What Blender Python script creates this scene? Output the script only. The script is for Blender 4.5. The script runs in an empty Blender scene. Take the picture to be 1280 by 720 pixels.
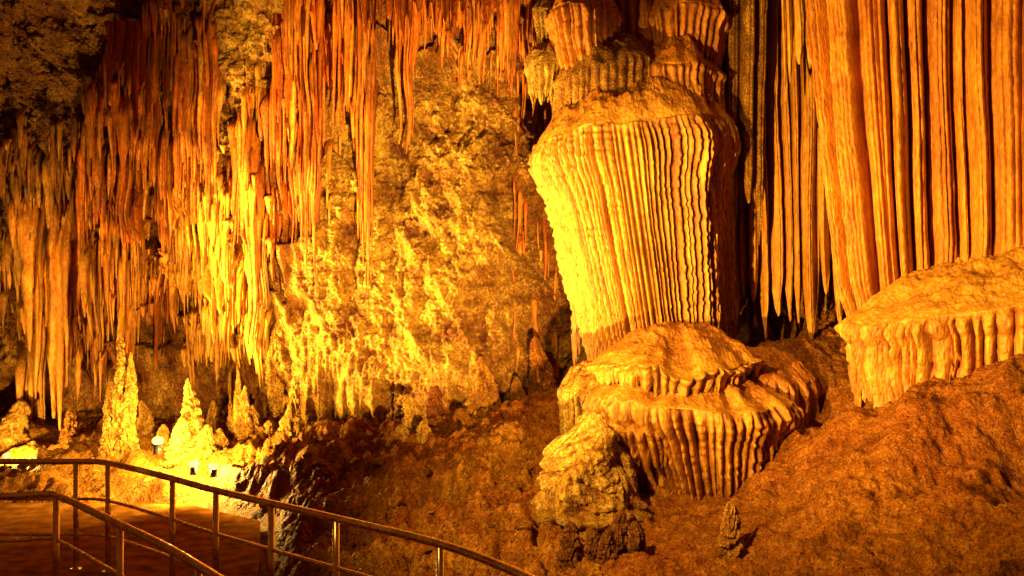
import bpy, bmesh, math, numpy as np
from mathutils import Vector
rng = np.random.default_rng(7)
CAMZ = 2.87
scene = bpy.context.scene

def S(px, py, d):
    """image pixel coordinates and assumed depth -> world metres"""
    return ((px-640)/1280*d, d, CAMZ+(360-py)/1280*d)

# ---------------------------------------------------------------- noise
def _h(ix, iy, iz, seed):
    h = (ix.astype(np.uint32)*np.uint32(374761393) + iy.astype(np.uint32)*np.uint32(668265263)
         + iz.astype(np.uint32)*np.uint32(2147483647) + np.uint32(seed*144269))
    h = (h ^ (h >> np.uint32(13)))*np.uint32(1274126177)
    h = (h ^ (h >> np.uint32(15)))*np.uint32(2246822519)
    h = h ^ (h >> np.uint32(16))
    return (h & np.uint32(0xffffff)).astype(np.float64)/float(0xffffff)

def vn(x, y, z, seed=0):
    x, y, z = np.broadcast_arrays(np.asarray(x, float), np.asarray(y, float), np.asarray(z, float))
    xi, yi, zi = np.floor(x).astype(np.int64), np.floor(y).astype(np.int64), np.floor(z).astype(np.int64)
    fx, fy, fz = x-xi, y-yi, z-zi
    fx, fy, fz = [f*f*f*(f*(f*6-15)+10) for f in (fx, fy, fz)]
    r = 0
    for dx in (0, 1):
        for dy in (0, 1):
            for dz in (0, 1):
                w = (fx if dx else 1-fx)*(fy if dy else 1-fy)*(fz if dz else 1-fz)
                r = r + w*_h(xi+dx, yi+dy, zi+dz, seed)
    return r*2-1

def fbm(x, y, z, seed=0, o=5, g=0.5):
    a, s, t = 1.0, 0, 0
    for i in range(o):
        s = s + a*vn(x*2.03**i+i*7.1, y*2.03**i+i*3.3, z*2.03**i, seed+i); t += a; a *= g
    return s/t

def ridged(x, y, z, seed=0, o=5, g=0.55):
    a, s, t = 1.0, 0, 0
    for i in range(o):
        s = s + a*(1-np.abs(vn(x*2.07**i+i*5.1, y*2.07**i, z*2.07**i+i*2.7, seed+i))*2); t += a; a *= g
    return s/t

def billow(x, y, z, seed=0, o=3, g=0.5):
    a, s, t = 1.0, 0, 0
    for i in range(o):
        s = s + a*(np.sqrt(np.abs(vn(x*2.1**i+i*5.1, y*2.1**i, z*2.1**i+i*2.7, seed+i))+.01)*2-1); t += a; a *= g
    return s/t

def sst(a, b, x):
    t = np.clip((x-a)/(b-a), 0, 1); return t*t*(3-2*t)

class RBF:
    def __init__(s, P, v):
        s.P = np.array(P, float); v = np.array(v, float); n = len(v)
        D = np.linalg.norm(s.P[:, None]-s.P[None], axis=2)
        A = np.zeros((n+3, n+3)); A[:n, :n] = D - np.eye(n)*0.05
        A[:n, n] = 1; A[:n, n+1:] = s.P; A[n, :n] = 1; A[n+1:, :n] = s.P.T
        s.w = np.linalg.solve(A, np.concatenate([v, np.zeros(3)]))
    def __call__(s, a, b):
        r = s.w[len(s.P)] + s.w[len(s.P)+1]*a + s.w[len(s.P)+2]*b
        for (p, q), w in zip(s.P, s.w):
            r = r + w*np.sqrt((a-p)**2+(b-q)**2+0.02)
        return r

# ---------------------------------------------------------------- mesh helpers
def raw_mesh(name, V, F, C=None, mat=None, parent=None, smooth=True):
    me = bpy.data.meshes.new(name)
    V = np.asarray(V, np.float32); F = np.asarray(F, np.int32)
    me.vertices.add(len(V)); me.vertices.foreach_set('co', V.ravel())
    k = F.shape[1]
    me.loops.add(F.size); me.loops.foreach_set('vertex_index', F.ravel())
    me.polygons.add(len(F))
    me.polygons.foreach_set('loop_start', np.arange(0, F.size, k, dtype=np.int32))
    me.polygons.foreach_set('loop_total', np.full(len(F), k, np.int32))
    me.update(calc_edges=True)
    me.polygons.foreach_set('use_smooth', np.full(len(me.polygons), smooth))
    if C is not None:
        ca = me.color_attributes.new('StainShade', 'FLOAT_COLOR', 'POINT')  # stain colours, plus shade painted between flowstone ribs
        C4 = np.ones((len(V), 4), np.float32); C4[:, :3] = np.clip(C, .003, .9)
        ca.data.foreach_set('color', C4.ravel())
    ob = bpy.data.objects.new(name, me); scene.collection.objects.link(ob)
    if mat: me.materials.append(mat)
    if parent: ob.parent = parent
    return ob

def grid_faces(n, m, closed=False, flip=False):
    I = np.arange(n*m).reshape(n, m)
    if closed:
        I = np.concatenate([I, I[:, :1]], axis=1)
    a, b, c, d = I[:-1, :-1], I[:-1, 1:], I[1:, 1:], I[1:, :-1]
    F = np.stack([a, b, c, d], -1).reshape(-1, 4)
    return F[:, ::-1] if flip else F

def grid_mesh(name, X, Y, Z, C, mat, closed=False, flip=False, parent=None):
    n, m = X.shape
    return raw_mesh(name, np.stack([X, Y, Z], -1).reshape(-1, 3), grid_faces(n, m, closed, flip),
                    np.asarray(C).reshape(-1, 3), mat, parent)

def empty(name, loc=(0, 0, 0)):
    e = bpy.data.objects.new(name, None); scene.collection.objects.link(e); e.location = loc
    e.empty_display_size = 0.2
    return e

def mixc(a, b, t):
    t = np.asarray(t)[..., None]
    return np.asarray(a)*(1-t)+np.asarray(b)*t

# ---------------------------------------------------------------- materials
def rock_mat(name, rough=0.55, fine=1.0, contrast=0.5, bump=0.6, zs=1.0, spec=0.4):
    m = bpy.data.materials.new(name); m.use_nodes = True
    nt = m.node_tree; N = nt.nodes; L = nt.links
    bs = N['Principled BSDF']
    at = N.new('ShaderNodeAttribute'); at.attribute_name = 'StainShade'
    tc = N.new('ShaderNodeTexCoord')
    mp = N.new('ShaderNodeMapping'); mp.inputs['Scale'].default_value = (1, 1, zs)
    L.new(tc.outputs['Object'], mp.inputs['Vector'])
    def noise(s, det=5, ro=0.6):
        n = N.new('ShaderNodeTexNoise'); n.inputs['Scale'].default_value = s
        n.inputs['Detail'].default_value = det; n.inputs['Roughness'].default_value = ro
        L.new(mp.outputs[0], n.inputs['Vector']); return n
    n1 = noise(5*fine, 3); n2 = noise(24*fine, 4, 0.75)
    r1 = N.new('ShaderNodeMapRange'); r1.inputs[1].default_value = .33; r1.inputs[2].default_value = .67
    r1.inputs[3].default_value = 1-contrast; r1.inputs[4].default_value = 1+contrast*.35
    L.new(n1.outputs[0], r1.inputs[0])
    r2 = N.new('ShaderNodeMapRange'); r2.inputs[1].default_value = .38; r2.inputs[2].default_value = .62
    r2.inputs[3].default_value = 1-contrast*.9; r2.inputs[4].default_value = 1.15
    L.new(n2.outputs[0], r2.inputs[0])
    mu = N.new('ShaderNodeMath'); mu.operation = 'MULTIPLY'
    L.new(r1.outputs[0], mu.inputs[0]); L.new(r2.outputs[0], mu.inputs[1])
    gam = N.new('ShaderNodeCombineXYZ')
    for i, p in enumerate((0.8, 1.15, 1.5)):
        pw = N.new('ShaderNodeMath'); pw.operation = 'POWER'; pw.inputs[1].default_value = p
        L.new(mu.outputs[0], pw.inputs[0]); L.new(pw.outputs[0], gam.inputs[i])
    vm = N.new('ShaderNodeVectorMath'); vm.operation = 'MULTIPLY'
    L.new(at.outputs['Color'], vm.inputs[0]); L.new(gam.outputs[0], vm.inputs[1])
    L.new(vm.outputs[0], bs.inputs['Base Color'])
    rr = N.new('ShaderNodeMapRange'); rr.inputs[3].default_value = rough-.18; rr.inputs[4].default_value = rough+.2
    L.new(n1.outputs[0], rr.inputs[0]); L.new(rr.outputs[0], bs.inputs['Roughness'])
    bs.inputs['Specular IOR Level'].default_value = spec
    vo = N.new('ShaderNodeTexVoronoi'); vo.inputs['Scale'].default_value = 26*fine
    L.new(mp.outputs[0], vo.inputs['Vector'])
    b1 = N.new('ShaderNodeBump'); b1.inputs['Strength'].default_value = bump; b1.inputs['Distance'].default_value = 0.08
    L.new(n2.outputs[0], b1.inputs['Height'])
    b2 = N.new('ShaderNodeBump'); b2.inputs['Strength'].default_value = bump*.8; b2.inputs['Distance'].default_value = 0.03
    L.new(vo.outputs['Distance'], b2.inputs['Height']); L.new(b1.outputs[0], b2.inputs['Normal'])
    L.new(b2.outputs[0], bs.inputs['Normal'])
    return m

M_wall = rock_mat('limestone_wall', .5, 1.0, .6, 1.0, spec=.45)
M_flow = rock_mat('flowstone', .45, 1.1, .38, .45, zs=.35, spec=.4)
M_crust = rock_mat('crusted_flowstone', .55, 1.3, .55, 1.0, spec=.3)
M_mud = rock_mat('cave_mud', .6, 1.2, .5, 1.0, spec=.15)
M_rub = rock_mat('rubble_rock', .7, 1.3, .5, 1.0, spec=.15)

def simple(name, col, rough, metal=0, nscale=30, amt=.3, bump=.1, spec=.5):
    m = bpy.data.materials.new(name); m.use_nodes = True
    nt = m.node_tree; N = nt.nodes; L = nt.links; bs = N['Principled BSDF']
    tc = N.new('ShaderNodeTexCoord'); n = N.new('ShaderNodeTexNoise'); n.inputs['Scale'].default_value = nscale
    n.inputs['Detail'].default_value = 6
    L.new(tc.outputs['Object'], n.inputs['Vector'])
    cr = N.new('ShaderNodeValToRGB')
    cr.color_ramp.elements[0].position = .3; cr.color_ramp.elements[1].position = .7
    cr.color_ramp.elements[0].color = (*[c*(1-amt) for c in col], 1)
    cr.color_ramp.elements[1].color = (*[min(1, c*(1+amt)) for c in col], 1)
    L.new(n.outputs[0], cr.inputs[0]); L.new(cr.outputs[0], bs.inputs['Base Color'])
    mr = N.new('ShaderNodeMapRange'); mr.inputs[1].default_value = .3; mr.inputs[2].default_value = .7
    mr.inputs[3].default_value = rough*.75; mr.inputs[4].default_value = min(1, rough*1.25)
    L.new(n.outputs[0], mr.inputs[0]); L.new(mr.outputs[0], bs.inputs['Roughness'])
    bs.inputs['Metallic'].default_value = metal; bs.inputs['Specular IOR Level'].default_value = spec
    b = N.new('ShaderNodeBump'); b.inputs['Strength'].default_value = bump; b.inputs['Distance'].default_value = .02
    L.new(n.outputs[0], b.inputs['Height']); L.new(b.outputs[0], bs.inputs['Normal'])
    return m
M_steel = simple('stainless_steel', (.8, .66, .48), .28, 1, 12, .2, .02)
M_conc = simple('damp_concrete', (.21, .085, .014), .85, 0, 5, .55, .6, 0.0)
M_black = simple('lamp_housing', (.03, .03, .03), .5)

CREAM = np.array([.76, .46, .08]); OCHRE = np.array([.60, .28, .032]); ORANGE = np.array([.60, .22, .018])
RUST = np.array([.36, .09, .009]); BROWN = np.array([.28, .10, .014]); DARK = np.array([.10, .03, .005])
GOLD = CREAM*.4+ORANGE*.6

# ---------------------------------------------------------------- main wall
ctrl = [(-40, -200, 12.5), (0, 0, 14.3), (200, -20, 15.3), (100, 110, 15.4), (0, 220, 16.2), (-300, 200, 14.5), (-300, 500, 15),
        (0, 400, 17.5), (0, 560, 17.3), (200, 300, 17), (200, 500, 18), (330, 470, 17), (330, 200, 16.4), (330, 0, 15.4), (330, -200, 13.5),
        (300, 100, 15.4), (400, 330, 16), (450, 450, 15.6), (450, 200, 16), (550, 80, 16.2), (550, 300, 15.7), (600, 450, 15.3), (620, 560, 14.8),
        (480, 550, 15.3), (350, 570, 16.6), (640, 100, 16.6), (665, 300, 17.0), (705, 450, 16.4), (635, 300, 15.7), (600, 200, 15.8), (640, -200, 14),
        (900, 0, 15.6), (1000, 300, 15.4), (1280, 0, 14), (1280, 400, 14), (1280, -250, 12), (900, 500, 15), (1280, 600, 13.5),
        (1600, 0, 12), (1600, 500, 12), (0, 700, 17), (600, 750, 15), (-700, 300, 11), (2000, 300, 9)]
cw = [S(*c) for c in ctrl]
wallbase = RBF([(c[0], c[2]) for c in cw], [c[1] for c in cw])
def gauss_px(x, z, px, py, sx, sy, d=16):
    cx, _, cz = S(px, py, d)
    return np.exp(-((x-cx)/(sx/1280*d))**2-((z-cz)/(sy/1280*d))**2)
def drape_mask(x, z):
    g = lambda *a: gauss_px(x, z, *a)
    m = (g(200, 150, 75, 130)*1.2+g(150, 330, 90, 140)*1.2+g(400, 100, 70, 130)+g(340, 280, 45, 160)*1.2+g(540, 20, 130, 80)*1.2
         + g(80, 400, 60, 150)+g(260, 350, 60, 120)*.7+g(980, 200, 200, 400)*1.2+g(430, 490, 70, 60)*1.1)
    m = m-g(300, 110, 38, 110)*1.3-g(520, 320, 110, 150)*.8-g(0, 80, 120, 120)
    return np.clip(m, 0, 1)
def wall_y(x, z, fine=True):
    y = wallbase(x, z)
    y = y - .6*fbm(x*.55, 3, z*.5, 11, 4)
    if not fine: return y
    dm = drape_mask(x, z)
    xw = x+.25*vn(x*.8, 0, z*.7, 5)
    xr = x*.86+z*.5; zr = -x*.5+z*.86
    r = ridged(xr*1.5, 1.5, zr*.8, 21, 6, .62)
    y = y - (.34*r)*(1-.5*dm)
    y = y - (1-dm)*(.13*fbm(x*4.5, 0, z*3.2, 31, 5, .68)+.18*billow(x*3.4+.5*vn(x*2, 0, z*2, 6), 0, z*2.4, 36, 5, .65)+.09*ridged(x*4.5+.5*vn(x, 0, z, 2), 0, z*1.3, 46, 3))
    st = ridged(xw*3.6, 0, z*.32, 41, 4, .6)
    y = y - dm*.38*st
    zl = z*1.1+.6*vn(x*1.1, 0, z*.3, 51)+.25*vn(x*4, 0, 0, 52)
    saw = zl-np.floor(zl)
    y = y - dm*.28*(saw**1.5)*sst(3.1, 3.6, z+(x < -3.5)*2)
    return y
nx, nz = 1400, 700
xs = np.linspace(-13, 13, nx); zs = np.linspace(-1.0, 10.5, nz)
X, Z = np.meshgrid(xs, zs)
Y = wall_y(X, Z)
dm = drape_mask(X, Z)
g = lambda *a: gauss_px(X, Z, *a)
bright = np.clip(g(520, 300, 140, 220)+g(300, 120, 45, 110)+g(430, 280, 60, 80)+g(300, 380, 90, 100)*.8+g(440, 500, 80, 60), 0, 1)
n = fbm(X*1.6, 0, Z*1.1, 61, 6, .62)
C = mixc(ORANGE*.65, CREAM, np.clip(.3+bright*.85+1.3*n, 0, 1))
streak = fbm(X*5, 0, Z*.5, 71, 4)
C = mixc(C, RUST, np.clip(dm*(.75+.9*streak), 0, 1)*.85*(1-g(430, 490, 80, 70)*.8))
dk = np.clip(g(0, 90, 190, 170)+g(668, 250, 26, 300)*.6+g(0, -50, 400, 60)*.5+g(560, 530, 90, 40)*.5, 0, 1)  # darker at upper left, beside the column and along the wall base
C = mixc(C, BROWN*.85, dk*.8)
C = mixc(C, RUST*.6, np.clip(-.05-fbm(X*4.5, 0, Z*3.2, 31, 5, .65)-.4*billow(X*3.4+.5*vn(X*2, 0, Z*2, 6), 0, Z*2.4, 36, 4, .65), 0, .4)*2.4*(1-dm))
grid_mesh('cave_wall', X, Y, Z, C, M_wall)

# ---------------------------------------------------------------- ground
WALK = np.array([(-14, 1), (1.2, 1), (.55, 5.6), (-.2, 6.9), (-1.2, 8.1), (-2.35, 9.3), (-2.7, 11), (-3.1, 12.6), (-4.3, 13.6), (-14, 13.9)], float)
def poly_sd(x, y, P):
    d = np.full(x.shape, 1e9); ins = np.zeros(x.shape, bool)
    for i in range(len(P)):
        a, b = P[i], P[(i+1) % len(P)]
        e = b-a; t = np.clip(((x-a[0])*e[0]+(y-a[1])*e[1])/(e@e), 0, 1)
        d = np.minimum(d, np.hypot(x-a[0]-t*e[0], y-a[1]-t*e[1]))
        c = ((a[1] > y) != (b[1] > y)) & (x < (b[0]-a[0])*(y-a[1])/(b[1]-a[1]+1e-12)+a[0])
        ins ^= c
    return np.where(ins, -d, d)
gc = [(1400, 450, 11), (1280, 482, 10.2), (1170, 522, 10.2), (1075, 545, 10.8), (1000, 570, 11.5), (950, 615, 11.1), (880, 655, 10.8), (800, 700, 10.6), (1280, 615, 9.4), (1280, 775, 7.2),
      (1050, 750, 7.8), (1050, 660, 9.3), (1180, 600, 9.5), (920, 730, 8.8), (1020, 450, 13.6), (1075, 500, 12.2), (850, 530, 13.6), (860, 610, 12.2), (720, 510, 14), (640, 560, 13.6), (560, 545, 14.6), (430, 555, 14.6),
      (380, 585, 13.6), (340, 645, 12), (500, 600, 12.5), (600, 630, 11.8), (680, 665, 11), (650, 725, 9.3), (560, 700, 9.8), (440, 700, 10), (250, 580, 15.5),
      (100, 585, 15.5), (0, 590, 15.5), (300, 545, 16.3), (1500, 700, 7), (1300, 415, 13), (700, 790, 7.5), (850, 900, 6)]
gw = [S(*c) for c in gc]
gbase = RBF([(c[0], c[1]) for c in gw]+[(12, 8), (12, 14), (-12, 17), (0, 18), (6, 17), (3, 2), (8, 2)], [c[2] for c in gw]+[2.4, 3, .4, 1.2, 3, .2, 1.5])
def rubmask(x, y):
    return sst(1.0, .2, x+(y-11)*.05)*sst(-6, -3.3, x)
def ground_z(x, y, fine=True):
    z = gbase(x, y)
    sd = poly_sd(x, y, WALK)
    rm = rubmask(x, y)
    if fine:
        z = z + rm*(.30*ridged(x*1.2, y*1.2, 0, 81, 5, .58)+.24*billow(x*2.6, y*2.6, 0, 86, 5, .6)+.05*fbm(x*8, y*8, 0, 82, 3, .6))
        sl = 1-rm
        ph = (x*.45-y*.75)*1.15+.9*fbm(x*.6, y*.6, 0, 87, 3)
        z = z + sl*(.16*np.abs(np.mod(ph, 1)-.5)*2+.22*ridged(x*.8+y*.6, y*.6-x*.3, 0, 83, 5, .5)+.09*fbm(x*4, y*4, 0, 84, 5, .65)+.05*billow(x*6, y*6, 0, 85, 3))
    t = sst(0, .55, sd)
    return -.12+(z+.12)*t
nx, ny = 1100, 740
gx = np.linspace(-14, 14, nx); gy = np.linspace(0.5, 19, ny)
GX, GY = np.meshgrid(gx, gy)
GZ = ground_z(GX, GY)
rm = rubmask(GX, GY)
C = mixc(BROWN*1.4, RUST*1.1, np.clip(.2+rm*.3+.6*fbm(GX, GY, 0, 91, 4), 0, 1))
C = mixc(C, OCHRE*.95, np.clip(rm*(.45+1.1*fbm(GX*1.5, GY*1.5, 4, 93, 5)), 0, 1))
C = mixc(C, ORANGE*.85, np.clip((1-rm)*(.35+1.2*fbm(GX*.9, GY*.9, 2, 92, 5)), 0, 1))
C = mixc(C, OCHRE*.8, np.clip(sst(13.5, 14.6, GY)*sst(-2, -3, GX), 0, 1))
grid_mesh('cave_floor', GX, GY, GZ, C, M_mud)

bm = bmesh.new()
top = [bm.verts.new((x, y, 0)) for x, y in WALK]
f = bm.faces.new(top)
ex = bmesh.ops.extrude_face_region(bm, geom=[f])
for v in ex['geom']:
    if isinstance(v, bmesh.types.BMVert): v.co.z = -.3
bmesh.ops.recalc_face_normals(bm, faces=bm.faces)
me = bpy.data.meshes.new('walkway'); bm.to_mesh(me); bm.free(); me.materials.append(M_conc)
ob = bpy.data.objects.new('walkway', me); scene.collection.objects.link(ob)

# ---------------------------------------------------------------- stalactites
def spikes(name, x, y, z, ln, r, col, mat, K=12, SD=8, pw=.6, parent=None):
    n = len(x)
    t = np.linspace(0, 1, K)[None, :, None]; th = np.linspace(0, 2*np.pi, SD, endpoint=False)[None, None, :]
    x, y, z, ln, r = [np.asarray(a)[:, None, None] for a in (x, y, z, ln, r)]
    zz = z-ln*t+0*th
    prof = (1-t*.97)**pw*(1+.3*vn(x*9+0*t, y*9, zz*5, 3)+.2*vn(x*9+0*t, y*9, zz*18, 4))*np.clip(.15+t*4, 0, 1)
    rr = r*prof*(1+.3*np.cos(2*th+x*40)+.2*np.cos(3*th+x*70+zz))
    XX = x+rr*np.cos(th)+.035*vn(x*3+0*t, 0, zz*1.5, 8)
    YY = y+rr*np.sin(th)+.04*vn(x*3+0*t, 5, zz*1.5, 9)+.30*np.clip(1-t*3.5, 0, 1)
    V = np.stack([XX, YY, zz+0*XX], -1).reshape(-1, 3)
    F1 = grid_faces(K, SD, True)
    F = (F1[None]+(np.arange(n)*K*SD)[:, None, None]).reshape(-1, 4)
    C = np.repeat(col[:, None], K*SD, 1).reshape(-1, 3)
    C = C*(1+.45*vn(V[:, 0]*3, V[:, 1], V[:, 2]*5, 12))[:, None]
    return raw_mesh(name, V, F, C, mat, parent)

cl = [(430, 645, -30, 40, 100, 340, .2, RUST*1.2, .036), (430, 640, 20, 60, 70, 180, .15, RUST*1.3, .032),
      (350, 470, 30, 80, 120, 290, .3, RUST*1.2, .037), (300, 380, 180, 70, 110, 290, .3, RUST*1.2, .039), (360, 430, 110, 60, 100, 100, .25, RUST*1.4, .036),
      (160, 275, 40, 50, 75, 360, .35, RUST*1.0, .040), (110, 260, 150, 70, 70, 430, .3, RUST*1.1, .040),
      (80, 240, 280, 60, 70, 430, .3, ORANGE*.8, .044), (0, 110, 200, 50, 60, 130, .3, BROWN*.8, .045),
      (205, 335, 250, 50, 60, 300, .3, OCHRE*1.0, .040), (220, 350, 330, 60, 50, 320, .3, OCHRE*1.1, .040), (0, 70, 330, 60, 65, 150, .3, OCHRE*.8, .045),
      (90, 220, 390, 60, 50, 260, .4, ORANGE*.9, .042), (230, 330, 90, 60, 50, 40, .1, OCHRE*.7, .03),
      (240, 340, 400, 30, 40, 180, .3, OCHRE*1.1, .033),
      (42, 105, 245, 14, 225, 24, .5, ORANGE*.85, .12),
      (640, 700, 60, 250, 70, 90, .1, RUST*1.2, .03),
      (890, 1060, -40, 300, 150, 120, .15, BROWN*1.2, .04), (380, 470, 150, 40, 50, 60, .05, OCHRE, .03)]
ax, ay, az, al, ar, ac = [], [], [], [], [], []
for (a, b, pt, sp, lp, n, fw, col, rad) in cl:
    n = int(n*1.3)
    px = rng.uniform(a, b, n)
    u = vn(px/22., 0, 0, 77+int(a))
    py = pt+sp*(u*.9+rng.normal(0, .55, n))
    keep = (vn(px/26., py/70., 0, 99)+.5*vn(px/9., py/50., 3, 98) > -.32) | (rad > .08)
    px, py, u = px[keep], py[keep], u[keep]; n = len(px)
    d0 = np.full(n, 16.); x = (px-640)/1280*d0; z = CAMZ+(360-py)/1280*d0
    d1 = wall_y(x, z, False); x = (px-640)/1280*d1; z = CAMZ+(360-py)/1280*d1
    yw = wall_y(x, z, True)
    ax.append(x); ay.append(yw-rng.uniform(0, fw, n)); az.append(z+.1)
    al.append(lp/80.*rng.uniform(.2, 1.5, n)*(1+.5*u)); ar.append(rad*np.clip(rng.lognormal(-.05, .5, n), .35, 2.6 if rad < .08 else 1.3))
    cc = np.array([col*rng.uniform(.55, 1.45) for _ in range(n)])
    ac.append(mixc(cc, OCHRE, rng.uniform(0, .85, n)**2))
spikes('stalactites', *[np.concatenate(q) for q in (ax, ay, az, al, ar)], np.concatenate(ac), M_flow)

# ---------------------------------------------------------------- flowstone tiers and draperies
def ribs(u, n, seed, jit=.35):
    r = np.random.default_rng(seed)
    e = (np.arange(n+1)+np.concatenate([[0], r.uniform(-jit, jit, n-1), [0]]))/n
    u = np.clip(u, 0, 1-1e-6)
    k = np.clip(np.searchsorted(e, u, side='right')-1, 0, n-1)
    f = (u-e[k])/(e[k+1]-e[k])*2-1
    h = np.maximum(0, 1-f*f)**.8
    return h, k, r

def tier(name, c, lip_r, cap_h, drop, nrib, seed, bot=(.8, .0, .0), amp=.06, lenvar=.2, gap=.25, cap_off=(0, .3), cap_p=2.0, cap_rough=.05,
         colc=BROWN, colr=ORANGE, colr2=None, mat=None, nt=None, ncap=70, ncur=130, bulge=.06, parent=None, tilt=(0, 0), lipn=.08, gap_shade=1.0, wob=1.0):
    cx, cy, zl = c; rx, ry = lip_r
    nt = nt or nrib*13
    TH = np.linspace(0, 2*np.pi, nt, endpoint=False)
    q = np.linspace(0.02, 1, ncap)[:, None]; th = TH[None]
    def outline(th, seed): return 1+.12*vn(np.cos(th)*1.3+5, np.sin(th)*1.3, 0, seed)+.05*vn(np.cos(th)*5, np.sin(th)*5, 0, seed+1)
    O = outline(th, seed)
    lipz = zl+tilt[0]*rx*O*np.cos(th)+tilt[1]*ry*O*np.sin(th)+lipn*rx*(vn(np.cos(th)*2, np.sin(th)*2, 1, seed+2)+.5*vn(np.cos(th)*6, np.sin(th)*6, 1, seed+2))
    ofx, ofy = cap_off
    Xc = cx+rx*O*q*np.cos(th)+ofx*(1-q); Yc = cy+ry*O*q*np.sin(th)+ofy*(1-q)
    Zc = lipz*q+zl*(1-q)+cap_h*(1-q**cap_p)
    rg = ridged(Xc*5, Yc*5, Zc*5, seed+3, 4, .6)
    Zc = Zc+cap_rough*rg*(1-q**8)+cap_rough*2.2*fbm(Xc*1.8, Yc*1.8, 0, seed+4, 4)*(1-q**8)
    t = np.linspace(0, 1, ncur)[1:, None]
    u0 = TH/(2*np.pi)
    u = u0[None]+.004*wob*vn(u0[None]*9, t*1.6, seed, 2)*sst(0, 1, t)+.6*wob/nrib*vn(u0[None]*nrib*.25, t*2.2, 3, seed)*t
    u = np.mod(u, 1)
    h, k, r = ribs(u, nrib, seed)
    Lr = 1-lenvar*r.uniform(0, 1, nrib); Ar = r.uniform(.35, 1.5, nrib); Cr = r.uniform(0, 1, nrib)
    h0, k0, _ = ribs(u0, nrib, seed)
    L = Lr[k0]*(1-gap*(1-h0))*(1+.25*lenvar*vn(np.cos(TH)*2, np.sin(TH)*2, 0, seed+9))
    sc, dx, dy = bot
    rs = 1+bulge*np.sin(np.pi*np.clip(t*4, 0, 1))*.7-(1-sc)*t**.9
    ramp = sst(-.02, .10, t)*(1-.35*sst(.75, 1, t))*(1+.35*vn(u0[None]*nrib*.7, t*5, 9, seed))
    disp = amp*Ar[k]*(h-.55)*ramp
    Rn = np.stack([np.cos(TH), np.sin(TH)])
    Zt = lipz-drop*L[None]*t
    nz_ = .35*amp*fbm(np.cos(th)*6*rx, np.sin(th)*6*ry, Zt*3, seed+6, 3)*min(1, wob+.3)+.16*amp*vn(np.cos(th)*rx*9, np.sin(th)*9*ry, Zt*22, seed+7)+.5*amp*vn(np.cos(th)*3*rx, np.sin(th)*3*ry, Zt*.6, seed+16)
    Xt = cx+dx*t+(rx*O*rs+disp+nz_)*Rn[0]; Yt = cy+dy*t+(ry*O*rs+disp+nz_)*Rn[1]
    Xa = np.concatenate([Xc, Xt]); Ya = np.concatenate([Yc, Yt]); Za = np.concatenate([Zc, Zt+0*Xt])
    colr2 = colr*.6 if colr2 is None else colr2
    Cc = mixc(colc, colr, np.clip(q**6+.45*fbm(Xc*3, Yc*3, 0, seed+8, 4)+0*th, 0, 1))
    Ct = mixc(colr, colr2, np.clip((1-h)*.9*gap_shade+.5*Cr[k]+.5*fbm(u*30, t*2, 0, seed+10, 3), 0, 1))  # gaps between ribs painted darker to stand in for shade
    return grid_mesh(name, Xa, Ya, Za, np.concatenate([Cc, Ct]), mat or M_flow, closed=True, flip=True, parent=parent)

def drapery(name, topc, botc, nrib, seed, amp=.12, lenvar=.1, gap=.1, colr=ORANGE, colr2=None, sub=2, nz=160, mat=None, parent=None, persample=16, wob=.25):
    T = np.array([S(*p) for p in topc]); B = np.array([S(*p) for p in botc])
    n = nrib*persample; u0 = np.linspace(0, 1, n)
    def samp(P):
        s = np.linspace(0, 1, len(P))
        out = np.stack([np.interp(u0, s, P[:, i]) for i in range(3)], -1)
        kern = np.ones(2*persample+1); kern /= kern.sum()
        pad = len(kern)//2
        for i in range(3):
            e = np.pad(out[:, i], pad, mode='edge'); out[:, i] = np.convolve(e, kern, 'valid')
        return out
    T, B = samp(T), samp(B)
    t = np.linspace(0, 1, nz)[:, None]
    uu = u0[None]+wob/nrib*vn(u0[None]*nrib*.3, t*2.5, 0, seed+1)
    h, k, r = ribs(uu, nrib, seed, .38)
    Lr = 1-lenvar*r.uniform(0, 1, nrib); Ar = r.uniform(.5, 1.4, nrib); Cr = r.uniform(0, 1, nrib)
    h2, k2, r2 = ribs(np.mod(uu+.003*vn(uu*8, t*3, 1, seed+5), 1), nrib*3, seed+2, .4)
    h0, k0, _ = ribs(u0, nrib, seed, .38)
    L = Lr[k0]*(1-gap*(1-h0))
    tt = t*L[None]
    P = T[None]*(1-tt[..., None])+B[None]*tt[..., None]
    tg = np.gradient(T, axis=0)[:, :2]; tg /= np.linalg.norm(tg, axis=1)[:, None]+1e-9
    nrm = np.stack([tg[:, 1], -tg[:, 0]], -1)
    endf = 1-.5*sst(.9, 1, t)
    d = (amp*Ar[k]*(h-.3)+amp*.16*(h2-.5)*sub/2)*endf+amp*.5*vn(u0[None]*nrib*.35, t*1.5, 0, seed+3)+amp*.12*fbm(P[..., 0]*6, 0, P[..., 2]*4, seed+4, 4)
    P[..., 0] += nrm[None, :, 0]*d; P[..., 1] += nrm[None, :, 1]*d
    colr2 = colr*.5 if colr2 is None else colr2
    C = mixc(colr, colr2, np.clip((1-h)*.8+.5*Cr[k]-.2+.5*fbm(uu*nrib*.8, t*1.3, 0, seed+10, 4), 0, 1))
    return grid_mesh(name, P[..., 0], P[..., 1], P[..., 2], C, mat or M_flow, flip=True, parent=parent)

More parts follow.
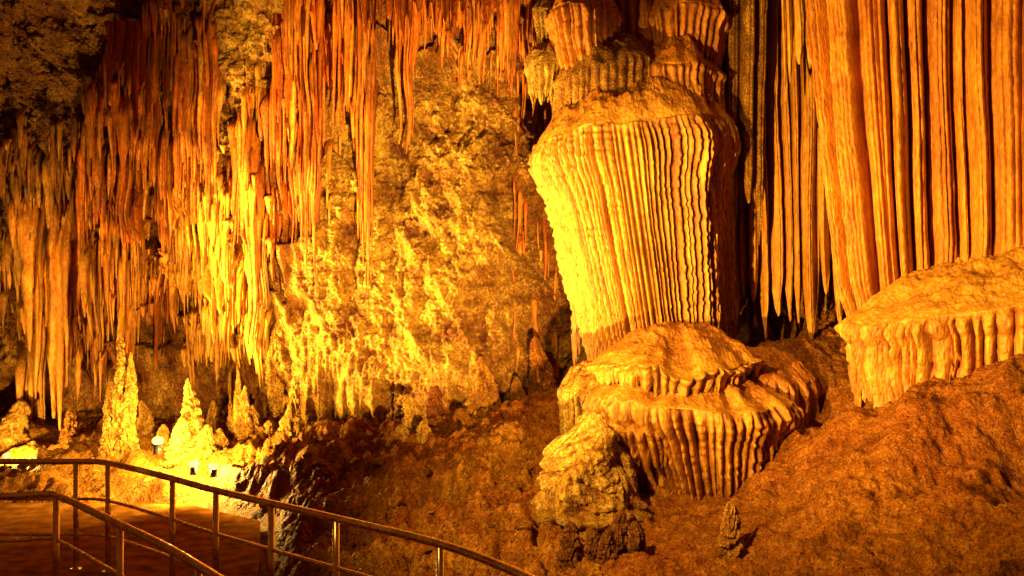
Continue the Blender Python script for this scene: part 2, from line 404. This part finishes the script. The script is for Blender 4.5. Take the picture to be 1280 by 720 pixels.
ragged = empty('ragged_curtains')
for i, (a, b, tp, bt, c1) in enumerate([(128, 200, 40, 190, RUST*1.2), (196, 265, 20, 150, RUST*1.1), (105, 180, 180, 330, RUST*1.5), (175, 262, 170, 300, ORANGE*.75), (298, 372, 170, 330, RUST*1.4),
                                        (340, 425, 20, 180, RUST*1.4), (60, 140, 300, 450, ORANGE*.7), (130, 215, 320, 460, RUST*1.4), (205, 275, 290, 390, OCHRE), (262, 340, 300, 430, OCHRE*1.05),
                                        (0, 70, 330, 440, OCHRE*.8), (430, 540, -40, 60, RUST*1.3), (530, 640, -40, 50, RUST*1.3)]):
    pts = np.linspace(a, b, 5); T_, B_ = [], []
    for j, p in enumerate(pts):
        jt = 14*vn(np.array(p/18.), 0, 0, 200+i)
        x16, _, z16 = S(p, tp+jt, 16); dw = float(wall_y(np.array(x16), np.array(z16)))
        x17, _, z17 = S(p, (tp+bt)/2, 16); dm2 = float(wall_y(np.array(x17), np.array(z17)))
        bow = .15*math.sin(math.pi*j/4)
        T_.append((p, tp+float(jt), dw+.25)); B_.append((p, bt+float(jt), min(dw, dm2)-.25-bow))
    drapery('curtain_%d' % i, T_, B_, 11, 210+i, amp=.13, lenvar=.6, gap=.75, colr=c1, colr2=c1*.45, nz=90, persample=14, parent=ragged, wob=.4)

drum = empty('fluted_flowstone_column')
D = 13.6; k = D/1280
def at(px, py, d): return S(px, py, d)
tier('drum', at(782, 164, D), (114*k, 1.08), 68*k, 300*k, 98, 3, bot=(.70, 42*k, .1), amp=.14, lenvar=.05, gap=.05, cap_off=(.15, .4), cap_p=2.8, cap_rough=.09,
     colc=BROWN*1.3, colr=GOLD*.95, colr2=RUST*.6, ncur=240, ncap=110, parent=drum, tilt=(.13, 0), nt=1470, lipn=.04, wob=.3, bulge=.10, gap_shade=1.2)
tier('upper_tier', at(835, 92, D+.2), (64*k, .7), 50*k, 70*k, 44, 5, bot=(1.05, 0, .0), amp=.06, lenvar=.3, gap=.25, cap_off=(.05, .3), colc=BROWN*1.4, colr=ORANGE*.8, parent=drum, cap_rough=.09, lipn=.08)
tier('upper_tier_b', at(850, 26, D+.4), (62*k, .7), 60*k, 90*k, 40, 6, bot=(.8, 0, .1), amp=.07, lenvar=.4, gap=.3, colc=BROWN*1.2, colr=ORANGE, parent=drum, lipn=.1, cap_rough=.09)
tier('upper_tier_c', at(728, 15, D+.2), (44*k, .55), 60*k, 110*k, 30, 7, bot=(.85, 0.1, .1), amp=.08, lenvar=.25, gap=.2, colc=OCHRE, colr=ORANGE*1.1, parent=drum, lipn=.1)
tier('upper_tier_d', at(757, 88, D+.1), (58*k, .65), 55*k, 95*k, 36, 8, bot=(1.1, 0, .1), amp=.05, lenvar=.3, gap=.2, colc=OCHRE*.8, colr=OCHRE, parent=drum, tilt=(.2, 0), lipn=.1, cap_rough=.09, mat=M_crust)
tier('side_lobe', at(684, 84, D+.4), (28*k, .35), 30*k, 60*k, 20, 9, bot=(.7, 0, .1), amp=.05, lenvar=.4, gap=.3, colc=OCHRE, colr=CREAM, parent=drum, lipn=.2, cap_rough=.08, mat=M_crust)
tier('side_lobe_b', at(692, 18, D+.7), (28*k, .35), 40*k, 80*k, 20, 19, bot=(.7, 0, .1), amp=.05, lenvar=.4, gap=.3, colc=OCHRE, colr=CREAM*.8, parent=drum, lipn=.2, mat=M_crust)
tier('core', at(805, -60, D+.9), (95*k, .8), .2, 600*k, 40, 10, bot=(.9, 0, 0), amp=.14, colc=BROWN, colr=ORANGE*.7, parent=drum)

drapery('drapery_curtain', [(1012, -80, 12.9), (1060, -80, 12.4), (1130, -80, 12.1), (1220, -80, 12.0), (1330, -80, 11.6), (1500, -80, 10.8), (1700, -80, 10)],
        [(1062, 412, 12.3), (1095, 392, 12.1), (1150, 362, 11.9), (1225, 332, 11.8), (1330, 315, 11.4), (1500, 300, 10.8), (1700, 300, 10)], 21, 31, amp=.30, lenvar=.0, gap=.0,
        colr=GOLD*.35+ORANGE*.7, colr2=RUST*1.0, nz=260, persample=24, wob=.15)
drapery('drapery_curtain', [(880, -80, 14.6), (940, -80, 14.2), (990, -80, 14.3), (1080, -80, 14)], [(892, 425, 14.4), (940, 425, 14.1), (1000, 430, 14.1), (1085, 420, 13.8)], 13, 33,
        amp=.24, lenvar=.12, gap=.2, colr=OCHRE, colr2=RUST*.8, nz=220, persample=22)
drapery('drapery_curtain', [(972, -80, 13.6), (1000, -80, 13.5), (1040, -80, 13.6)], [(978, 128, 13.6), (1000, 130, 13.5), (1040, 128, 13.6)], 6, 35, amp=.12, lenvar=.25, gap=.3, colr=OCHRE, colr2=ORANGE*.5)
drapery('drapery_curtain', [(905, -80, 13.9), (930, -80, 13.7), (965, -80, 13.9)], [(905, 330, 13.9), (930, 345, 13.75), (955, 350, 13.9)], 3, 37, amp=.2, lenvar=.3, gap=.3, colr=OCHRE*.9, colr2=BROWN*.8, mat=M_crust, persample=40)

k = 11.3/1280
tier('flowstone_ledge', at(1275, 380, 11.6), (200*k, 1.15), 95*k, 132*k, 88, 41, bot=(.95, .05, .1), amp=.12, lenvar=.3, gap=.28, cap_off=(.5, .9), cap_p=1.5, cap_rough=.07,
     colc=OCHRE*.85, colr=GOLD, colr2=RUST*.9, tilt=(.09, 0), ncap=110, lipn=.025)

mound = empty('flowstone_mound')
k = 12/1280
tier('brow', at(842, 452, 12.25), (108*k, .98), 44*k, 52*k, 54, 51, bot=(.92, 0, .1), amp=.08, lenvar=.5, gap=.45, cap_off=(.1, .7), cap_p=2.2, cap_rough=.05, colc=BROWN*1.4, colr=OCHRE*.9, parent=mound, lipn=.07, bulge=.1)
tier('skirt', at(874, 498, 12.1), (126*k, 1.06), 30*k, 172*k, 66, 52, bot=(.62, .22, .2), amp=.13, lenvar=.12, gap=.12, cap_off=(-.1, .4), cap_rough=.05, colc=BROWN*1.4, colr=OCHRE, colr2=RUST*.65, parent=mound, tilt=(-.02, 0), lipn=.06, bulge=.12)
tier('low_fringe', at(800, 528, 11.8), (46*k, .5), 30*k, 60*k, 30, 57, bot=(.85, .1, .1), amp=.06, lenvar=.4, gap=.35, cap_off=(.1, .3), cap_rough=.04, colc=OCHRE*.9, colr=OCHRE, colr2=RUST*.7, parent=mound, lipn=.1)
tier('back_skirt', at(948, 470, 12.7), (78*k, .8), 36*k, 130*k, 40, 56, bot=(.95, .1, 0), amp=.07, lenvar=.2, gap=.2, cap_off=(0, .5), cap_rough=.05, colc=BROWN*1.4, colr=BROWN*1.6, parent=mound, lipn=.06)
tier('shoulder', at(742, 484, 12.5), (46*k, .5), 30*k, 80*k, 34, 53, bot=(.95, 0, 0), amp=.05, lenvar=.3, gap=.2, cap_off=(.1, .3), cap_rough=.1, colc=OCHRE, colr=CREAM, parent=mound, mat=M_crust, lipn=.12)
tier('side', at(1010, 462, 13.4), (90*k, .9), 36*k, 110*k, 30, 54, bot=(1.3, .1, 0), amp=.03, lenvar=.1, gap=.05, cap_off=(-.1, .4), cap_rough=.06, colc=BROWN*1.3, colr=BROWN*1.3, parent=mound, mat=M_mud)

# ---------------------------------------------------------------- stalagmites
def stalagmite(name, base, h, r, seed, lumps=5, col=CREAM, col2=OCHRE, top=.25, lean=(0, 0), knob=.25, parent=None, mat=None, pw=.9, bl=.2):
    nt, nh = 150, 200
    th = np.linspace(0, 2*np.pi, nt, endpoint=False)[None]; t = np.linspace(0, 1, nh)[:, None]
    prof = (top+(1-top)*(1-t)**pw)*np.sqrt(np.clip(1-t**8, 0, 1))
    cx, sy = np.cos(th), np.sin(th)
    ph = t*lumps+1.2*vn(cx*1.5, sy*1.5, t*3, seed)
    saw = ph-np.floor(ph)
    hr = h/r
    tierp = 1+knob*(np.sin(np.pi*saw)**.8-.5)*(.6+.8*vn(cx, sy, t*lumps*.7, seed+9))
    nn = .35*fbm(cx*1.5, sy*1.5, t*hr*1.1, seed+1, 4)+knob*.5*ridged(cx*2.2, sy*2.2, t*hr*1.5, seed+2, 4)+bl*billow(cx*2.6, sy*2.6, t*hr*2.4, seed+5, 3, .6)
    x0, y0, z0 = base
    R = r*prof*(tierp+nn)
    X = x0+R*cx+lean[0]*t+.3*r*vn(0*th, t*3, 1, seed); Y = y0+R*sy+lean[1]*t+.2*r*vn(0*th, t*3, 5, seed); Z = z0-.15+(h+.15)*t+0*th
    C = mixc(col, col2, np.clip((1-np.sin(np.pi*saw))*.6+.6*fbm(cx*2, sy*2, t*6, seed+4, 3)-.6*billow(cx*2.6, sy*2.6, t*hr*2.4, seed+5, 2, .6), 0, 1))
    return grid_mesh(name, X, Y, Z, C, mat or M_crust, closed=True, parent=parent)

def stag(px, pyb, pyt, wpx, d, seed, **kw):
    b = S(px, pyb, d); return stalagmite('stalagmite', b, (pyb-pyt)/1280*d, wpx/2/1280*d, seed, **kw)
big = empty('bulbous_stalagmite')
kk = 11.2
PB = dict(parent=big, col=CREAM, col2=ORANGE*.7, bl=.26)
stalagmite('body', S(748, 700, kk), 182/1280*kk, 62/1280*kk, 101, lumps=11, top=.4, knob=.30, lean=(-.15, 0), pw=.8, **PB)
stalagmite('side_body', S(795, 705, 11.1), 125/1280*kk, 48/1280*kk, 102, lumps=7, top=.4, knob=.28, lean=(-.3, .1), pw=.7, **PB)
stalagmite('front_lobe', S(716, 690, 11.0), 110/1280*kk, 28/1280*kk, 103, lumps=7, top=.45, knob=.3, lean=(.08, .1), **PB)
stalagmite('crown', S(738, 610, 11.2), 98/1280*kk, 31/1280*kk, 104, lumps=6, top=.55, knob=.3, **PB)
stalagmite('back_lobe', S(765, 640, 11.4), 95/1280*kk, 34/1280*kk, 105, lumps=5, top=.5, knob=.3, **PB)
YEL = CREAM*1.15
for (px, pb, pt, w, dd, sd, lu, tp) in [
    (152, 575, 405, 26, 15.2, 111, 12, .2), (144, 575, 460, 24, 15.3, 112, 9, .3), (163, 572, 440, 18, 15.1, 113, 11, .3), (135, 575, 520, 20, 15.1, 133, 5, .3),
    (237, 582, 472, 42, 15.0, 114, 10, .12), (226, 585, 520, 36, 14.8, 134, 6, .25), (254, 585, 530, 34, 14.9, 135, 6, .25),
    (298, 560, 462, 13, 15.6, 115, 8, .3), (308, 562, 482, 18, 15.5, 116, 7, .3), (288, 562, 500, 14, 15.7, 137, 5, .3), (318, 562, 505, 20, 15.6, 138, 5, .3),
    (370, 572, 470, 22, 15.4, 117, 8, .3), (360, 575, 505, 24, 15.3, 139, 5, .3), (275, 578, 535, 28, 15.2, 118, 4, .25), (335, 575, 525, 30, 15.6, 119, 4, .3),
    (205, 572, 530, 26, 15.6, 120, 4, .3), (345, 560, 400, 26, 16.2, 161, 10, .5), (180, 560, 500, 22, 16.2, 162, 5, .4), (265, 560, 500, 18, 16.2, 163, 5, .4), (325, 560, 495, 14, 16.1, 164, 5, .4)]:
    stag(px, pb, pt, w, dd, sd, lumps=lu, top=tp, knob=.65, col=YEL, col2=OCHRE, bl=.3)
stag(22, 590, 500, 44, 16.6, 121, lumps=5, top=.5, col=YEL, col2=OCHRE, knob=.5)
stag(85, 590, 510, 30, 16.4, 122, lumps=5, top=.5, col=OCHRE, col2=BROWN, knob=.5)
KN = dict(knob=.6, bl=.35)
stag(515, 575, 492, 36, 14.3, 123, lumps=4, top=.4, col=CREAM, col2=OCHRE, **KN)
stag(500, 588, 530, 42, 13.8, 131, lumps=3, top=.3, col=CREAM, col2=OCHRE, **KN)
stag(528, 588, 525, 36, 13.8, 132, lumps=3, top=.3, col=CREAM, col2=OCHRE, **KN)
stag(548, 560, 482, 50, 15.0, 124, lumps=4, top=.4, col=RUST*.9, col2=BROWN, **KN)
stag(605, 570, 445, 44, 14.9, 125, lumps=6, top=.35, col=OCHRE, col2=BROWN, **KN)
stag(580, 590, 510, 44, 14.2, 126, lumps=4, top=.4, col=ORANGE*.7, col2=BROWN, **KN)
stag(628, 590, 500, 44, 14.6, 136, lumps=5, top=.4, col=OCHRE*.9, col2=RUST*.7, **KN)
stag(650, 600, 470, 36, 15.0, 166, lumps=6, top=.3, col=OCHRE*.8, col2=RUST*.7, **KN)
stag(675, 600, 420, 44, 15.2, 165, lumps=7, top=.4, col=ORANGE*.7, col2=RUST*.7, **KN)
stag(570, 560, 420, 30, 15.5, 167, lumps=7, top=.3, col=CREAM*.9, col2=OCHRE, **KN)
# small stalagmites standing on the near slope
for i, (x, y, h, r_) in enumerate([(.55, 9.5, .40, .10), (.74, 9.4, .34, .09), (1.0, 9.5, .44, .10), (.87, 9.2, .30, .09), (1.13, 9.35, .34, .09), (2.0, 9.3, .46, .10)]):
    gz = float(ground_z(np.array([x]), np.array([y]))[0])
    last = i == 5
    stalagmite('stalagmite', (x, y, gz), h, r_, 140+i, lumps=4, top=.5, col=OCHRE*.9 if last else BROWN*1.1, col2=BROWN if last else DARK*1.6, knob=.5, bl=.3)

# ---------------------------------------------------------------- rubble rocks
def rubble(name, n, seed, reg, col, mat, smin, smax):
    r = np.random.default_rng(seed)
    bm = bmesh.new(); bmesh.ops.create_icosphere(bm, subdivisions=3, radius=1)
    V0 = np.array([v.co[:] for v in bm.verts]); F0 = np.array([[v.index for v in f.verts] for f in bm.faces]); bm.free()
    x = r.uniform(reg[0], reg[1], n*4); y = r.uniform(reg[2], reg[3], n*4)
    ok = (poly_sd(x, y, WALK) > .15) & (rubmask(x, y) > .5); x, y = x[ok][:n], y[ok][:n]
    z = ground_z(x, y); Vs, Fs, Cs = [], [], []
    for i in range(len(x)):
        s = smin+(smax-smin)*r.random()**4
        V = V0.copy()
        for j in range(7):
            nn = r.normal(size=3); nn /= np.linalg.norm(nn); dd = r.uniform(.45, .8)
            over = np.maximum(0, V@nn-dd); V = V-over[:, None]*nn
        V = V*(1+.3*fbm(V0[:, 0]*2+i*9, V0[:, 1]*2, V0[:, 2]*2, seed, 3)[:, None])
        V = V*np.array([r.uniform(.7, 1.4), r.uniform(.7, 1.2), r.uniform(.5, .95)])*s
        a = r.uniform(0, 6.28); ca, sa = math.cos(a), math.sin(a)
        V = np.stack([V[:, 0]*ca-V[:, 1]*sa, V[:, 0]*sa+V[:, 1]*ca, V[:, 2]], -1)+np.array([x[i], y[i], z[i]-.15*s])
        Vs.append(V); Fs.append(F0+i*len(V0)); Cs.append(np.repeat((col*r.uniform(.7, 1.3))[None], len(V0), 0))
    raw_mesh(name, np.concatenate(Vs), np.concatenate(Fs), np.concatenate(Cs), mat)
rubble('rubble', 420, 5, (-3.6, 1.0, 7, 15), BROWN*.6+OCHRE*.4, M_rub, .02, .12)

# ---------------------------------------------------------------- railings
def tube(name, pts, r, mat, parent, sides=12):
    bm = bmesh.new(); pts = [Vector(p) for p in pts]; rings = []
    for i, p in enumerate(pts):
        a = pts[max(0, i-1)]; b = pts[min(len(pts)-1, i+1)]; t = (b-a).normalized()
        up = Vector((0, 0, 1)) if abs(t.z) < .9 else Vector((1, 0, 0))
        s = t.cross(up).normalized(); u = s.cross(t)
        rings.append([bm.verts.new(p+(s*math.cos(q)+u*math.sin(q))*r) for q in [2*math.pi*j/sides for j in range(sides)]])
    for A, B in zip(rings[:-1], rings[1:]):
        for j in range(sides): bm.faces.new((A[j], A[(j+1) % sides], B[(j+1) % sides], B[j]))
    bm.faces.new(rings[0]); bm.faces.new(rings[-1])
    bmesh.ops.recalc_face_normals(bm, faces=bm.faces)
    me = bpy.data.meshes.new(name); bm.to_mesh(me); bm.free()
    for p in me.polygons: p.use_smooth = True
    me.materials.append(mat); o = bpy.data.objects.new(name, me); scene.collection.objects.link(o); o.parent = parent
def smooth_path(P, n=8):
    P = [Vector(p) for p in P]; out = []
    for i in range(len(P)-1):
        p0 = P[max(0, i-1)]; p1 = P[i]; p2 = P[i+1]; p3 = P[min(len(P)-1, i+2)]
        for j in range(n):
            t = j/n
            out.append(.5*((2*p1)+(p2-p0)*t+(2*p0-5*p1+4*p2-p3)*t*t+(3*p1-p0-3*p2+p3)*t**3))
    out.append(P[-1]); return out
def railing(plan, posts, H=1.1, lows=(.72, .36)):
    e = empty('handrail'); P = smooth_path([(x, y, H) for x, y in plan])
    tube('top_rail', P, .03, M_steel, e)
    for i, l in enumerate(lows): tube('mid_rail_%d' % i, [Vector((p.x, p.y, l)) for p in P], .016, M_steel, e)
    for i, (x, y) in enumerate(posts):
        q = min(P, key=lambda p: (p.x-x)**2+(p.y-y)**2)
        tube('post_%d' % i, [(q.x, q.y, 0), (q.x, q.y, H-.02)], .027, M_steel, e)
        tube('foot_%d' % i, [(q.x, q.y, 0), (q.x, q.y, .012)], .06, M_steel, e)
def RP(px, py, h=1.77): d = 1280*h/(py-360); return ((px-640)/1280*d, d)
railing([(-9.5, 10.6), RP(0, 577), RP(95, 577), RP(135, 579), RP(200, 594), RP(270, 613), RP(420, 648), RP(550, 680), RP(640, 713), RP(700, 745), RP(780, 800)],
        [(-8.5, 10.5), RP(-90, 578), RP(95, 577), RP(140, 579), RP(218, 599), RP(270, 613), RP(332, 628), RP(422, 648), RP(552, 681), RP(690, 740)])
railing([(-8, 9), RP(-40, 620), RP(50, 618), RP(75, 621), RP(150, 656), RP(215, 688), RP(300, 740)],
        [RP(-60, 620), RP(66, 620), RP(150, 656), RP(240, 705)])

# ---------------------------------------------------------------- lamps
def aim(o, tgt):
    o.rotation_euler = (Vector(tgt)-o.location).to_track_quat('-Z', 'Y').to_euler()
WARM = (1, .59, .10)
def flood(loc, tgt, power, size=70, blend=.8, r=.08, col=WARM):
    li = bpy.data.lights.new('floodlight_beam', 'SPOT'); li.energy = power; li.spot_size = math.radians(size); li.spot_blend = blend
    li.shadow_soft_size = r; li.color = col
    o = bpy.data.objects.new('beam', li); scene.collection.objects.link(o); o.location = loc; aim(o, tgt)
    e = empty('floodlight'); d = (Vector(tgt)-Vector(loc)).normalized(); p = Vector(loc)  # unseen fixtures
    tube('housing', [p-d*.42, p-d*.38, p-d*.2, p-d*.12], .11, M_black, e, 20)
    tube('bracket', [p-d*.28, p-d*.28-Vector((0, 0, .22))], .025, M_black, e)
    o.parent = e
def bulb(px, py, d, power, r=.05):
    p = Vector(S(px, py, d)); e = empty('cave_lamp')
    m = bpy.data.materials.get('lit_glass')
    if not m:
        m = bpy.data.materials.new('lit_glass'); m.use_nodes = True; b = m.node_tree.nodes['Principled BSDF']
        b.inputs['Base Color'].default_value = (.8, .5, .15, 1); b.inputs['Specular IOR Level'].default_value = .1
        b.inputs['Emission Color'].default_value = (1, .62, .12, 1); b.inputs['Emission Strength'].default_value = 3
    bm = bmesh.new(); bmesh.ops.create_uvsphere(bm, u_segments=20, v_segments=12, radius=r)
    for v in bm.verts: v.co.z *= .8
    me = bpy.data.meshes.new('glass'); bm.to_mesh(me); bm.free(); me.materials.append(m)
    o = bpy.data.objects.new('glass', me); scene.collection.objects.link(o); o.location = p; o.parent = e
    tube('socket', [p-Vector((0, 0, r*.6)), p-Vector((0, 0, r*2.4))], r*.8, M_black, e)
    li = bpy.data.lights.new('lamp', 'POINT'); li.energy = power; li.shadow_soft_size = .02; li.color = (1, .60, .10)
    lo = bpy.data.objects.new('lamp', li); scene.collection.objects.link(lo); lo.location = p+Vector((0, r*1.6, r*.4)); lo.parent = e
bulb(197, 551, 14.1, 420, .075); bulb(242, 580, 13.7, 280, .06); bulb(267, 583, 13.7, 280, .06)
bulb(8, 570, 15.3, 260); bulb(310, 572, 14.6, 180, .04)

gz = float(ground_z(np.array([.7]), np.array([6.3]))[0])
flood((.7, 6.3, max(.3, gz+.25)), (-1.3, 16, 4.5), 15000, 46)               # centre wall
flood((-7.0, 12.6, 1.2), (-1.7, 15.8, 4.2), 12000, 66)               # centre wall, unseen raking beam added to bring out relief
flood((-6.2, 8.2, 1.6), (1.4, 13.2, 3.7), 9500, 33)              # drum, raking from the left
flood((-3.8, 4.2, 2.3), (5.0, 12, 4.0), 15000, 44)                 # right curtains, from the left
flood((-7.6, 11.2, .8), (-5.4, 17, 3.0), 2400, 66)               # left wall
flood((-3.2, 5.2, 6.0), (2.4, 11.2, 1.4), 6000, 60)                # unseen fill added to brighten floor and mound; also ledge, from above left
flood((-5.4, 9.4, 1.6), (1.2, 11.4, 1.4), 3500, 24)                # unseen spot added to brighten bulbous stalagmite + mound

w = bpy.data.worlds.new('World'); scene.world = w; w.use_nodes = True
bg = w.node_tree.nodes['Background']; bg.inputs[0].default_value = (1, .22, .015, 1); bg.inputs[1].default_value = .12

cam = bpy.data.cameras.new('camera'); cam.lens = 36; cam.sensor_width = 36; cam.clip_end = 200
co = bpy.data.objects.new('camera', cam); scene.collection.objects.link(co); co.location = (0, 0, CAMZ); co.rotation_euler = (math.pi/2, 0, 0)
scene.camera = co
scene.view_settings.view_transform = 'Standard'; scene.view_settings.look = 'None'; scene.view_settings.exposure = 0
